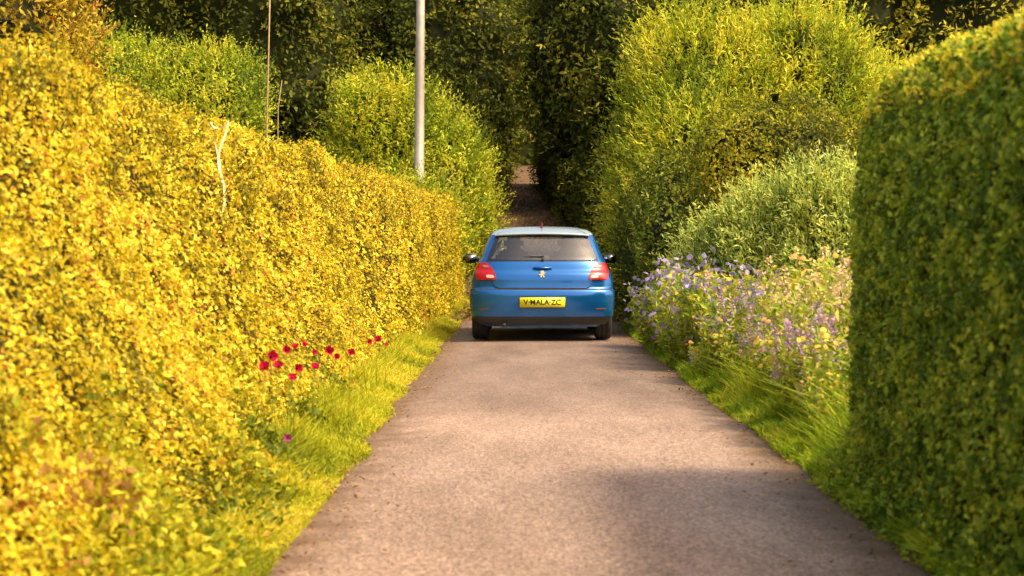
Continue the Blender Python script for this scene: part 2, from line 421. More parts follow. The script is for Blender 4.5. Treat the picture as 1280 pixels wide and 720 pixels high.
bush('shrub', 'broad yellow-green bush rising behind the golden hedge', 'bush',
     [((-2.7, 37.5, 2.1), (1.45, 1.5, 2.4), 2.2), ((-1.6, 37.5, 1.9), (0.85, 1.5, 1.85), 2.5), ((-3.7, 38, 1.5), (1.0, 1.3, 1.8))],
     36000, 0.085, YG, [0.2, 0.27, 0.30, 0.23], (-2.5, 37.5, float(gz(37.5))), ns=5000, k=9, slen=0.55, ssize=0.13, dirw=(0.6, 1.0, 0.3), sprobs=LITE, spread=0.4, saspect=0.3)
bush('shrub', 'low bright green shrub at the foot of the metal post', 'bush',
     [((-2.35, 31.6, 1.2), (0.9, 0.8, 1.0)), ((-1.7, 31.8, 1.1), (0.6, 0.6, 1.05)), ((-3.3, 31.0, 1.1), (0.9, 0.8, 0.9))],
     18000, 0.065, YG, [0.1, 0.25, 0.35, 0.3], (-2.4, 31.6, float(gz(31.6))), ns=2200, k=7, slen=0.38, ssize=0.09, sprobs=LITE, spread=0.4)
bush('shrub', 'large rounded yellow-green bush beyond the golden hedge', 'bush',
     [((-5.55, 29.5, 2.5), (1.35, 1.3, 1.75)), ((-7.0, 29.5, 2.8), (1.5, 1.4, 1.8))],
     34000, 0.065, YG, [0.25, 0.35, 0.25, 0.15], (-6.1, 29.5, 0.05), ns=3200, k=8, slen=0.35, ssize=0.09, sprobs=[.15, .35, .3, .2], spread=0.4)
bush('shrub', 'amber-leaved bush standing over the golden hedge', 'bush',
     [((-5.3, 17.5, 2.5), (1.2, 1.2, 1.5)), ((-6.6, 19, 2.3), (1.3, 1.3, 1.7))],
     22000, 0.065, [(0.22, 0.16, 0.016), (0.46, 0.34, 0.025), (0.66, 0.50, 0.045), (0.5, 0.26, 0.05)], [0.25, 0.3, 0.3, 0.15], (-5.7, 17.8, 0), ns=1500, k=7, slen=0.35, ssize=0.08)
bush('shrub', 'tall feathery light green bush beside the lane', 'bush',
     [((2.85, 27.0, 2.4), (1.05, 1.5, 2.2), 2.4), ((4.1, 27.5, 2.5), (1.35, 1.7, 2.1)), ((2.45, 25.4, 1.5), (0.66, 1.4, 1.6), 2.6), ((5.4, 28, 1.9), (1.2, 1.5, 1.8))],
     32000, 0.06, YG, [0.28, 0.32, 0.25, 0.15], (3.2, 27.0, 0.02), ns=10500, k=10, slen=0.50, ssize=0.12, dirw=(0.75, 0.9, 0.22), saspect=0.24, sprobs=LITE, spread=0.3, amps=((0.6, 0.26), (1.6, 0.22), (4.5, 0.1)))
bush('shrub', 'rounded olive green shrub with sunlit crown', 'bush',
     [((3.15, 21.8, 2.1), (0.98, 0.8, 0.90)), ((3.9, 22.3, 1.8), (0.75, 0.9, 0.95)), ((2.7, 22.2, 1.3), (0.5, 0.8, 1.0))],
     34000, 0.05, [(0.10, 0.12, 0.015), (0.23, 0.26, 0.024), (0.42, 0.42, 0.03), (0.62, 0.55, 0.05)], [0.28, 0.3, 0.26, 0.16], (3.2, 21.9, 0), ns=900, k=6, slen=0.16, ssize=0.055, amps=((0.7, 0.15), (1.8, 0.1), (4.5, 0.06)))
GRG = [(0.26, 0.36, 0.09), (0.42, 0.54, 0.14), (0.56, 0.66, 0.18), (0.68, 0.74, 0.20)]
bush('shrub', 'rounded pale grey-green shrub with feathery shoots behind the flower border', 'bush',
     [((2.6, 18.4, 0.85), (0.52, 0.6, 0.78)), ((3.15, 18.0, 0.95), (0.6, 0.6, 0.85)), ((3.7, 18.0, 0.8), (0.55, 0.6, 0.8)), ((2.15, 18.9, 0.6), (0.38, 0.5, 0.65))],
     9500, 0.05, GRG, [0.25, 0.3, 0.25, 0.2], (2.85, 18.2, 0), ns=3900, k=11, slen=0.32, ssize=0.08, dirw=(0.65, 1.1, 0.26), saspect=0.27, spread=0.38, sprobs=[0.1, 0.25, 0.35, 0.3], core=(0.08, 0.10, 0.03))
bush('shrub', 'low shaded green shrub tucked beside the parked car', 'bush',
     [((2.0, 22.0, 0.8), (0.5, 0.9, 1.0)), ((2.1, 23.6, 1.1), (0.6, 0.9, 1.2))],
     12000, 0.06, [(0.06, 0.09, 0.012), (0.13, 0.18, 0.02), (0.26, 0.31, 0.03), (0.42, 0.42, 0.04)], [0.3, 0.33, 0.25, 0.12], (2.05, 22.7, 0), ns=900, k=7, slen=0.3, ssize=0.08)

# ------------------------------------------------------------------ trees (dark wood)
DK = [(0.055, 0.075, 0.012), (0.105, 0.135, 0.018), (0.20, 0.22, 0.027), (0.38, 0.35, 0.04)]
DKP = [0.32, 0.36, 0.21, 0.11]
def tree(label, base_xy, blobs, n, size=0.12, cols=DK, probs=DKP, ns=1500, slen=0.5):
    x, y = base_xy
    bush('tree', label, 'tree', blobs, n, size, cols, probs, (x, y, float(gz(y))), ns=ns, k=8, slen=slen, ssize=size*1.2, dirw=(0.8, 0.2, 0.5), amps=((0.35, 0.5), (0.9, 0.4), (2.2, 0.2)), trunk='tree', depth=0.4, gaps=0.42, mat=LEAFDARK, clf=2.2)
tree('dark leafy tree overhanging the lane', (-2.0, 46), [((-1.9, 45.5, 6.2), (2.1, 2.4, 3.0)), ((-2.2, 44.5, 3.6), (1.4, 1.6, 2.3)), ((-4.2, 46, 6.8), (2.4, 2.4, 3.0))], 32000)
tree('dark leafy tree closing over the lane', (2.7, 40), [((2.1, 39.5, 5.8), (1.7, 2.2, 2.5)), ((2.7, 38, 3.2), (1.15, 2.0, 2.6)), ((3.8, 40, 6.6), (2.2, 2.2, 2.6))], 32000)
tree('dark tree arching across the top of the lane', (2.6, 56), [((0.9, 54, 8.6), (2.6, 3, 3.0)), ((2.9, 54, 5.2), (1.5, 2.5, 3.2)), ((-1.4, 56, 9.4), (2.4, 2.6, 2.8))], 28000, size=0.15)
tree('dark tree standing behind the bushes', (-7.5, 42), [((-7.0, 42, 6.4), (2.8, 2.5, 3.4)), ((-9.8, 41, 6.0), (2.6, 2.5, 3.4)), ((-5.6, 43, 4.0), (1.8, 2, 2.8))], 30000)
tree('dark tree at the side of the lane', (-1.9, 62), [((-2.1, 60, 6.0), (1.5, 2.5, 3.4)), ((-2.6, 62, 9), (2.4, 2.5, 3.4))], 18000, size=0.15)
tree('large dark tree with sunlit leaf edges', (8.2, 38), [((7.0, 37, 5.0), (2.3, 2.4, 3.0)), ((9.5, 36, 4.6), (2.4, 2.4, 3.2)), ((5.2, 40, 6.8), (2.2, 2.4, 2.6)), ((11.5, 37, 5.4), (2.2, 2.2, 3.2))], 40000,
     cols=[(0.06, 0.085, 0.012), (0.16, 0.18, 0.02), (0.40, 0.38, 0.035), (0.75, 0.65, 0.08)], probs=[0.28, 0.27, 0.25, 0.2])
g = Geo()
xsw = np.linspace(-34, 34, 60); zs = np.linspace(-0.5, 1, 26)
XX, ZZ = np.meshgrid(xsw, zs, indexing='ij')
YY = 78 - (XX/34)**2*14 + 3*np.sin(XX*0.5)
Hh = 15+2.5*np.sin(XX*0.33)+1.5*np.sin(XX*0.9+2)
G = np.stack([XX, YY+np.maximum(ZZ, 0)**3*3, 2+ZZ*Hh], -1)
G = displaced(G, [(0.2, 1.2), (0.5, 0.7), (1.2, 0.35)])
def cladflat(g, G, n, size, cols, probs):
    N = np.cross(np.gradient(G, axis=0), np.gradient(G, axis=1)); N = unit(N)
    if N[30, 13, 1] > 0: N = -N
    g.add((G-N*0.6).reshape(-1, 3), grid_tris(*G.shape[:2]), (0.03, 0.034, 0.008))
    m = G.shape
    i = rng.integers(0, m[0]-1, n); j = rng.integers(0, m[1]-1, n); u = rng.random((n, 1)); v = rng.random((n, 1))
    P = G[i, j]*(1-u)*(1-v)+G[i+1, j]*u*(1-v)+G[i, j+1]*(1-u)*v+G[i+1, j+1]*u*v
    P = P - N[i, j]*(rng.random((n, 1))*0.9-0.3)
    Nl = unit(N[i, j]+rng.normal(size=(n, 3))*0.8+np.array([0, 0, .3]))
    L = size*(0.6+0.8*rng.random(n)); V, T = leaf_geo(P, Nl, rng.normal(size=(n, 3)), L, L*0.6)
    g.add(V, T, np.repeat(palette(n, cols, probs, P, 0.6), 4, 0))
cladflat(g, G, 45000, 0.36, DK, [0.35, 0.35, 0.22, 0.08])
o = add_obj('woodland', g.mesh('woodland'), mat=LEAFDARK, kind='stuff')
o['label'] = 'dense dark woodland closing off the lane'; o['category'] = 'woodland'

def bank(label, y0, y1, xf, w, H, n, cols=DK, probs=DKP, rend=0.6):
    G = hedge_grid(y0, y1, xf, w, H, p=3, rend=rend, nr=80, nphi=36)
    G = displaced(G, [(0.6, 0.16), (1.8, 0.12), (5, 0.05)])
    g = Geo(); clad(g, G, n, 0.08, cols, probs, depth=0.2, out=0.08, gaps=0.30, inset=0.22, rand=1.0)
    shoots(g, G, 1500, 6, 0.25, 0.08, cols, probs)
    y = (y0+y1)/2; x = xf(y)+w/2; b = (x, y, float(gz(y)))
    o = add_obj('hedge', g.mesh('hedge', b), loc=b, mat=LEAFDARK); o['label'] = label; o['category'] = 'hedge'
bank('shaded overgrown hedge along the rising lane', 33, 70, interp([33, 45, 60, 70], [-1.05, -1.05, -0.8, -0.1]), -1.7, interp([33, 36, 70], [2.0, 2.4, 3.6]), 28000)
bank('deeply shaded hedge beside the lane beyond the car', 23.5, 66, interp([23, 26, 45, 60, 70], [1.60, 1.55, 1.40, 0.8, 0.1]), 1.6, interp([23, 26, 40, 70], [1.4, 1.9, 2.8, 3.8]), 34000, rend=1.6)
n = 9000
y = 26+40*rng.random(n); x = 0.25-np.maximum(0, y-28)*0.005+(rng.random(n)-0.5)*2.6
P = np.stack([x, y, gz(y)+0.035+0.02*rng.random(n)], -1); L = 0.05+0.05*rng.random(n)
V, T = leaf_geo(P, unit(rng.normal(size=(n, 3))*0.5+np.array([0, -0.3, 1.])), rng.normal(size=(n, 3)), L, L*0.6)
g = Geo(); g.add(V, T, np.repeat(palette(n, [(0.22, 0.13, 0.06), (0.32, 0.21, 0.09), (0.13, 0.09, 0.04)], [1, 1, 1]), 4, 0))
add_obj('leaf_litter', g.mesh('leaf_litter'), mat=LEAFDARK, kind='stuff', label='brown leaf litter covering the rising shaded lane', category='leaves')

# ------------------------------------------------------------------ grass
def grass(name, label, n, yf, xf, hf, cols, probs, wd=0.007):
    y = yf(n); x = xf(y, n); h = hf(x, y, n)
    P = np.stack([x, y, gz(y)], -1)
    cl = vnoise(P, 5.0, 9); h = h*(0.35+1.3*cl)
    lean = rng.normal(size=(n, 2))*0.4
    D = np.stack([lean[:, 0]*h, lean[:, 1]*h, h], -1)
    a = rng.random(n)*math.pi; w = np.stack([np.cos(a), np.sin(a), 0*a], -1)*wd*(0.6+rng.random((n, 1)))
    M = P + D*np.array([0.35, 0.35, 0.6]); Tt = P + D*np.array([1.2, 1.2, 0.95])
    V = np.stack([P-w, P+w, M+w*0.7, M-w*0.7, Tt], 1).reshape(-1, 3); b = np.arange(n)*5
    T = np.concatenate([np.stack([b, b+1, b+2], 1), np.stack([b, b+2, b+3], 1), np.stack([b+3, b+2, b+4], 1)])
    C = palette(n, cols, probs, P, 2.0, var=0.25)
    add_obj(name, tri_mesh(name, V, T, np.repeat(C, 5, 0)), mat=LEAF, kind='stuff', label=label, category='grass')
GR = [(0.24, 0.28, 0.018), (0.42, 0.46, 0.025), (0.58, 0.58, 0.033), (0.72, 0.63, 0.08)]
def ydist(a, b, pw=1.5): return lambda n: a+(b-a)*rng.random(n)**pw
def edgeL(y): return 0.25-1.14+(vnoise(np.stack([np.full_like(y, 0.3), y, 0*y], -1), 1.3, 5)-0.5)*0.14
def edgeR(y): return 0.25+1.14+(vnoise(np.stack([np.full_like(y, 7.3), y, 0*y], -1), 1.3, 5)-0.5)*0.10
def footL(y): return np.interp(y, [4, 7, 8.5, 10, 12, 16, 20, 28, 34], [-1.02, -1.05, -1.14, -1.24, -1.28, -1.26, -1.18, -1.08, -1.0])
def xL(y, n):
    e = edgeL(y)+0.04; return e+(footL(y)-0.06-e)*rng.random(n)**1.1
def hL(x, y, n):
    e = edgeL(y); t = np.clip((e-x)/0.45, 0, 1); return 0.03+0.15*t*(0.4+rng.random(n))
grass('grass_verge', 'sunlit yellow-green grass verge along the golden hedge', 60000, ydist(4.5, 32), xL, hL, GR, [0.15, 0.35, 0.33, 0.17], wd=0.005)
def xR(y, n):
    e = edgeR(y)-0.02+0.04*(y < 9); w = np.interp(y, [4, 7.5, 8.2, 19, 24], [0.06, 0.06, 0.65, 0.55, 0.25]); return e+w*rng.random(n)**1.1
def hR(x, y, n):
    e = edgeR(y); t = np.clip((x-e)/0.5, 0, 1); return 0.05+0.24*t*(0.5+rng.random(n))
GR2 = [(0.18, 0.28, 0.02), (0.30, 0.45, 0.028), (0.44, 0.58, 0.036), (0.62, 0.62, 0.08)]
grass('grass_verge', 'green grass verge below the flower border', 62000, ydist(4.5, 24), xR, hR, GR2, [0.2, 0.4, 0.3, 0.1])

def low_plants(name, label, n, fn, cols, probs, size=0.04, asp=0.5):
    P = fn(n)
    A = unit(rng.normal(size=(n, 3))+np.array([0, 0, .8])); Nl = unit(rng.normal(size=(n, 3))+np.array([0, 0, .8]))
    L = size*(0.6+0.9*rng.random(n)); V, T = leaf_geo(P, Nl, A, L, L*asp)
    g = Geo(); g.add(V, T, np.repeat(palette(n, cols, probs, P, 2.5), 4, 0))
    add_obj(name, g.mesh(name), mat=LEAF, kind='stuff', label=label, category='undergrowth')
def under(n):
    y = 4.3+18*rng.random(n)**1.4; f = footL(y)+np.interp(y, [4, 8, 12, 20], [0.10, 0.14, 0.12, 0.08])
    t = rng.random(n)**0.8; x = f-0.55*t
    hmax = 0.04+0.65*t*(0.1+1.2*vnoise(np.stack([x, y, 0*x], -1), 2.6, 55)**1.5)
    return np.stack([x, y, hmax*rng.random(n)**0.5], -1)
low_plants('undergrowth', 'mixed leafy weeds at the foot of the golden hedge', 46000, under, [(0.14, 0.18, 0.016), (0.40, 0.42, 0.025), (0.62, 0.55, 0.04), (0.40, 0.22, 0.06)], [0.28, 0.34, 0.33, 0.05], asp=0.6, size=0.032)
def underR(n):
    y = 4.6+3.6*rng.random(n); x = 1.36+0.22*rng.random(n); return np.stack([x, y, 0.30*((x-1.33)/0.2)*rng.random(n)], -1)
low_plants('undergrowth', 'leafy weeds at the foot of the clipped hedge', 6000, underR, DG, [0.2, 0.3, 0.3, 0.2], 0.035)
n = 1800
y = 4.5+22*rng.random(n)**1.3; sgn = rng.random(n) < 0.5
off = rng.exponential(0.10, n)
x = np.where(sgn, edgeL(y)+off, edgeR(y)-off)
P = np.stack([x, y, 0.03+0.006*rng.random(n)], -1)
L = 0.012+0.02*rng.random(n)
V, T = leaf_geo(P, unit(rng.normal(size=(n, 3))*0.25+np.array([0, 0, 1.])), rng.normal(size=(n, 3)), L, L*0.6)
g = Geo(); g.add(V, T, np.repeat(palette(n, [(0.22, 0.10, 0.03), (0.45, 0.28, 0.06), (0.14, 0.08, 0.04)], [1, 1, 1]), 4, 0))
add_obj('fallen_leaves', g.mesh('fallen_leaves'), mat=LEAF, kind='stuff', label='dry fallen leaves scattered along the lane edges', category='leaves')

# ------------------------------------------------------------------ flowering plants
def flower_meshes(kind, seed):
    r = np.random.default_rng(seed); g = Geo(); fl = Geo()
    cols = {'aster': [(0.46, 0.40, 0.72), (0.56, 0.49, 0.77), (0.40, 0.35, 0.68)], 'pink': [(0.66, 0.42, 0.52), (0.70, 0.50, 0.54), (0.58, 0.36, 0.50)],
            'lav': [(0.54, 0.34, 0.55), (0.60, 0.40, 0.57), (0.46, 0.29, 0.50)], 'cream': [(0.78, 0.58, 0.32), (0.72, 0.50, 0.36), (0.80, 0.66, 0.22)], 'orange': [(0.86, 0.60, 0.10), (0.84, 0.68, 0.14), (0.80, 0.50, 0.16)]}[kind]
    gc = [(0.20, 0.32, 0.04), (0.32, 0.46, 0.05), (0.46, 0.54, 0.07), (0.56, 0.50, 0.10)]
    ns = 50
    for i in range(ns):
        a = r.random()*6.28; rr = 0.22*math.sqrt(r.random()); h = 0.34+0.54*r.random()
        p0 = np.array([rr*0.6*math.cos(a), rr*0.6*math.sin(a), 0]); p1 = np.array([rr*1.5*math.cos(a)+r.normal()*.05, rr*1.5*math.sin(a)+r.normal()*.05, h])
        pm = (p0+p1)/2+np.array([0, 0, .05])
        V, T = tube([p0, pm, p1], [0.004, 0.003, 0.002], 3); g.add(V, T, (0.22, 0.26, 0.05))
        k = 42; t = r.random(k)**0.8; q = p0+(p1-p0)*t[:, None]+r.normal(size=(k, 3))*0.012
        L = 0.045+0.05*r.random(k); V, T = leaf_geo(q, unit(r.normal(size=(k, 3))+np.array([0, -.2, .6])), unit(r.normal(size=(k, 3))+np.array([0, 0, .5])), L, L*0.36)
        g.add(V, T, np.repeat(np.array(gc)[r.integers(0, 4, k)]*(0.8+0.4*r.random((k, 1))), 4, 0))
        c = np.array(cols[r.integers(0, 3)])
        if i % 5 < (1 if kind == 'aster' else 2): continue
        if kind in ('lav', 'cream'):
            k = 32; t = r.random(k); q = p1+np.stack([r.normal(size=k)*0.016, r.normal(size=k)*0.016, (t-0.5)*0.19], -1)
            L = 0.018+0.013*r.random(k); V, T = leaf_geo(q, unit(r.normal(size=(k, 3))), unit(r.normal(size=(k, 3))+np.array([0, 0, .5])), L, L*0.8)
            fl.add(V, T, np.repeat(c*(0.8+0.35*r.random((k, 1))), 4, 0))
        else:
            for j in range(4 if kind == 'aster' else 3):
                cc = p1+r.normal(size=3)*np.array([.05, .05, .04]); nrm = unit(r.normal(size=3)*0.5+np.array([-0.2, -0.7, .7]))
                a1 = unit(np.cross(nrm, [0.3, 1, 0.2])); b1 = np.cross(nrm, a1); m = 10
                an = np.arange(m)*2*math.pi/m; A = np.cos(an)[:, None]*a1+np.sin(an)[:, None]*b1
                R = 0.019+0.012*r.random()
                V, T = leaf_geo(np.tile(cc, (m, 1)), np.tile(nrm, (m, 1)), A, np.full(m, R), np.full(m, R*0.6)); fl.add(V, T, c*(0.85+0.3*r.random()))
                V, T = tube([cc, cc+nrm*0.004], [0.005, 0.003], 6); fl.add(V, T, (0.7, 0.5, 0.08))
    return g.mesh(kind+'_foliage'), fl.mesh(kind+'_blossom')
kinds = {}
for i, k in enumerate(['aster', 'pink', 'lav', 'cream', 'orange']):
    kinds[k] = []
    for s in range(2):
        a, b = flower_meshes(k, 100+i*7+s); a.materials.append(LEAF); b.materials.append(PETAL); kinds[k].append((a, b))
labels = {'aster': 'tall clump of lavender-blue daisies in the roadside border', 'pink': 'clump of pale pink daisies in the roadside border', 'lav': 'purple flower spikes at the edge of the border',
          'cream': 'wispy peach-tipped flowering plant in the border', 'orange': 'small yellow-orange flowers among the border plants'}
names = {'aster': 'aster_plant', 'pink': 'daisy_plant', 'lav': 'lavender_plant', 'cream': 'meadowsweet_plant', 'orange': 'marigold_plant'}
rs = random.Random(3)
for d, px, k, sc in [
    (19.2, 806, 'aster', .85), (18.2, 822, 'aster', .98), (17.2, 838, 'aster', 1.0), (16.6, 862, 'orange', .9), (16.2, 850, 'aster', .85), (15.6, 880, 'aster', 1.0), (15.4, 905, 'pink', .85),
    (17.8, 852, 'aster', 1.05), (16.8, 890, 'orange', 1.0), (14.6, 890, 'orange', .7), (14.2, 918, 'lav', .88), (13.6, 945, 'aster', .85), (13.2, 915, 'orange', .65), (12.8, 950, 'lav', .82), (12.4, 985, 'cream', .85),
    (12.0, 960, 'lav', .66), (11.6, 1010, 'cream', .95), (11.2, 985, 'orange', .68), (10.8, 1030, 'pink', .8), (10.6, 1000, 'lav', .72), (10.2, 1045, 'lav', .84), (9.8, 1025, 'lav', .68), (9.4, 1060, 'orange', .72), (9.2, 1035, 'orange', .5),
    (13.6, 1000, 'orange', 1.0), (12.6, 1035, 'cream', 1.0), (11.4, 1060, 'cream', 1.0), (14.8, 945, 'orange', .95), (15.0, 985, 'pink', .95), (14.2, 1040, 'orange', 1.05), (16.4, 930, 'cream', .9), (10.4, 1085, 'cream', 1.0),
    (18.6, 845, 'aster', 1.0), (14.0, 885, 'aster', .58), (15.8, 856, 'lav', .62), (15.2, 1010, 'cream', 1.05), (13.4, 1060, 'orange', 1.05), (16.8, 870, 'orange', .95)]:
    x = at(px+10, d)+0.04; v = kinds[k][rs.randint(0, 1)]
    root = empty(names[k], (x, d, 0), label=labels[k], category='flowering plant', group='flowering plants in the roadside border')
    root.rotation_euler = (0, 0, rs.random()*6.28); s = sc*(0.95+0.15*rs.random()); root.scale = (s*1.08, s*1.08, s)
    add_obj('foliage', v[0], parent=root); add_obj('blossom', v[1], parent=root)

def poppy_meshes(col, name):
    G = []
    m = 24; rings = 7
    for i in range(rings):
        t = i/(rings-1); an = np.arange(m+1)*2*math.pi/m
        R = 0.034*(t**0.8)*(1+0.12*np.sin(an*4)+0.05*np.sin(an*9)*t); z = 0.026*t**2+0.005*np.sin(an*8)*t
        G.append(np.stack([R*np.cos(an), R*np.sin(an), z+0*an], -1))
    G = np.array(G); g = Geo(); g.add(G.reshape(-1, 3), grid_tris(rings, m+1), col)
    V, T = tube([(0, 0, 0.0), (0, 0, 0.014)], [0.009, 0.006], 8); g.add(V, T, (0.02, 0.015, 0.015))
    me = g.mesh(name); me.polygons.foreach_set('use_smooth', np.ones(len(me.polygons), bool)); me.materials.append(PETAL); return me
red = poppy_meshes((0.55, 0.010, 0.06), 'poppy_bloom'); mag = poppy_meshes((0.40, 0.06, 0.24), 'magenta_bloom')
for i, (px, py, lat) in enumerate([(328, 462, 1.24), (345, 459, 1.22), (355, 438, 1.25), (366, 435, 1.21), (377, 432, 1.22), (389, 441, 1.21), (391, 460, 1.17), (409, 439, 1.18), (418, 447, 1.15), (368, 461, 1.19), (436, 441, 1.10), (459, 428, 1.10), (470, 426, 1.06), (480, 431, 1.02), (335, 447, 1.26), (356, 548, 1.0), (362, 473, 1.15)]):
    d = lat*F/(650-px); s = F/d; z = CAMZ-(py-310)/s
    root = empty('poppy', (-lat, d, 0), category='flower', group='poppies in the grass verge', label='red poppy on a thin stem in the grass verge' if i != 15 else 'small magenta flower low in the grass verge')
    b = add_obj('bloom', red if i != 15 else mag, parent=root, loc=(0.01, 0, z)); b.rotation_euler = (math.radians(20+rs.random()*60), rs.uniform(-.6, .6), rs.random()*0.8)
    k = rs.uniform(0.45, 0.88) if i != 15 else 0.5; b.scale = (k, k, k*rs.uniform(0.9, 1.5))
    V, T = tube([(0, 0, 0), (rs.uniform(-.03, .03), 0.0, z*0.6), (0.01, 0, z)], [0.0025, 0.002, 0.0018], 5); g = Geo(); g.add(V, T, (0.28, 0.34, 0.04))
    add_obj('stem', g.mesh('poppy_stem'), parent=root, mat=LEAF)

# ------------------------------------------------------------------ pole, cane, ribbon
galv = simple_mat('galvanised_steel_material', (0.38, 0.34, 0.28), rough=0.55, metal=0.3, noise=0.15, nscale=6)
pole = empty('lamp_post', (-1.93, 33.6, float(gz(33.6))), label='tall slim grey metal lamp post behind the hedge', category='lamp post')
V, T = tube([(0, 0, -.1), (0, 0, 1.2), (0.0, 0, 1.21), (0.02, 0, 4), (0.07, 0, 8.2)], [0.125, 0.125, 0.10, 0.09, 0.065], 20)
add_obj('shaft', tri_mesh('shaft', V, T, smooth=True), parent=pole, mat=galv)
V, T = tube([(0.07, 0, 8.18), (0.1, 0, 8.4), (0.45, -0.1, 8.6), (1.0, -0.3, 8.65)], [0.05, 0.045, 0.04, 0.035], 12)
add_obj('bracket_arm', tri_mesh('arm', V, T, smooth=True), parent=pole, mat=galv)
V, T = tube([(0.95, -0.28, 8.65), (1.05, -0.32, 8.66), (1.35, -0.42, 8.67), (1.5, -.47, 8.66)], [0.05, 0.11, 0.11, 0.04], 14)
add_obj('lantern', tri_mesh('lantern', V, T, smooth=True), parent=pole, mat=galv)
wood = simple_mat('weathered_cane_material', (0.38, 0.27, 0.13), rough=0.8, noise=0.3, nscale=20)
for (x0, x1, h, d, r_) in [(333, 341, 6.0, 26.0, 0.014), (347, 353, 3.6, 26.3, 0.009)]:
    X0 = at(x0, d); X1 = at(x1, d)
    o = empty('garden_cane', (X0, d, 0), label='thin tall cane sticking up behind the hedge', category='cane', group='thin canes behind the hedge')
    V, T = tube([(0, 0, -.1), (0.0, 0, 2.4), ((X1-X0)*0.2, 0, 3.2), (X1-X0, 0, h)], [r_, r_, r_*.9, r_*.6], 8)
    add_obj('stick', tri_mesh('stick', V, T, smooth=True), parent=o, mat=wood)
ribm = simple_mat('plastic_tape_material', (0.88, 0.83, 0.52), rough=0.45, noise=0.12)
def strip(pts, w):
    pts = np.array(pts, float); D = unit(np.gradient(pts, axis=0)); G = []
    for i, p in enumerate(pts):
        a = unit(np.cross(D[i], [1, -0.3, 0])); th = i*0.7; a = a*math.cos(th*0.5)+np.array([1, 0, 0])*math.sin(th*0.5)*0.5
        G.append([p-a*w[i]/2, p+a*w[i]/2])
    return np.array(G)
g = Geo()
def RP(px, py, d=10.7): s = F/d; return ((px-650)/s, d, CAMZ-(py-310)/s)
for L_, w_ in [([(270, 266), (273, 250), (272, 232), (267, 215), (265, 195), (260, 175), (253, 152)], [.008, .022, .016, .026, .028, .02, .008]), ([(265, 195), (270, 178), (275, 165), (278, 150)], [.018, .022, .018, .008]), ([(255, 153), (260, 160), (269, 160), (278, 152)], [.010, .016, .016, .008])]:
    G2 = strip([RP(*q) for q in L_], w_); g.add(G2.reshape(-1, 3), grid_tris(*G2.shape[:2]), (1, 1, 1))
b = (-1.83, 10.7, 1.35)
o = add_obj('ribbon', g.mesh('ribbon', b), loc=(-1.79, 10.7, 1.35), mat=ribm); o['label'] = 'pale twisted strip of tape caught on the golden hedge'; o['category'] = 'ribbon'

# ------------------------------------------------------------------ car
paint = simple_mat('blue_car_paint_material', (0.005, 0.135, 0.46), rough=0.22, metal=0.55, coat=1.0, noise=0.03, nscale=3)
sky_sheen = simple_mat('roof_sky_sheen_material', (0.36, 0.47, 0.54), rough=0.25, metal=0.3, coat=1.0, noise=0.03, nscale=3)  # sky reflection on the blue roof and spoiler, painted as a pale base colour
rubber = simple_mat('rubber_material', (0.02, 0.02, 0.02), rough=0.8)
plastic = simple_mat('black_plastic_material', (0.025, 0.025, 0.027), rough=0.5)
trim = simple_mat('cabin_trim_material', (0.42, 0.38, 0.33), rough=0.8)
fabric = simple_mat('seat_fabric_material', (0.06, 0.055, 0.05), rough=0.9, noise=0.2)
redl = simple_mat('red_lens_material', (0.32, 0.004, 0.008), rough=0.15, coat=0.4, nscale=60, emis=(1, 0.02, 0.01), estr=0.07)
clearl = simple_mat('clear_lens_material', (0.68, 0.42, 0.38), rough=0.12, coat=0.8)
smoked = simple_mat('smoked_lens_material', (0.38, 0.14, 0.11), rough=0.12, coat=0.8)
reflm = simple_mat('dark_reflector_material', (0.22, 0.06, 0.04), rough=0.25, coat=0.5)
yel = simple_mat('yellow_plate_material', (0.90, 0.84, 0.03), rough=0.4, noise=0.04)
blackp = simple_mat('plate_black_material', (0.01, 0.01, 0.01), rough=0.5)
gold = simple_mat('emblem_metal_material', (0.75, 0.55, 0.25), rough=0.35, metal=0.5)
rimm = simple_mat('alloy_material', (0.5, 0.5, 0.5), rough=0.35, metal=0.9)
def glass_mat():
    m, nt, out = new_mat('tinted_glass_material')
    t = nt.nodes.new('ShaderNodeBsdfTransparent'); t.inputs[0].default_value = (0.92, 0.95, 0.94, 1)
    gl = nt.nodes.new('ShaderNodeBsdfGlossy'); gl.inputs['Roughness'].default_value = 0.04
    fr = nt.nodes.new('ShaderNodeFresnel'); fr.inputs['IOR'].default_value = 2.3
    nz = nt.nodes.new('ShaderNodeTexNoise'); nz.inputs['Scale'].default_value = 1.5
    b = nt.nodes.new('ShaderNodeBump'); b.inputs['Strength'].default_value = 0.02; nt.links.new(nz.outputs[0], b.inputs['Height']); nt.links.new(b.outputs[0], gl.inputs['Normal'])
    mx = nt.nodes.new('ShaderNodeMixShader'); nt.links.new(fr.outputs[0], mx.inputs[0]); nt.links.new(t.outputs[0], mx.inputs[1]); nt.links.new(gl.outputs[0], mx.inputs[2])
    nt.links.new(mx.outputs[0], out.inputs[0]); return m
glass = glass_mat()
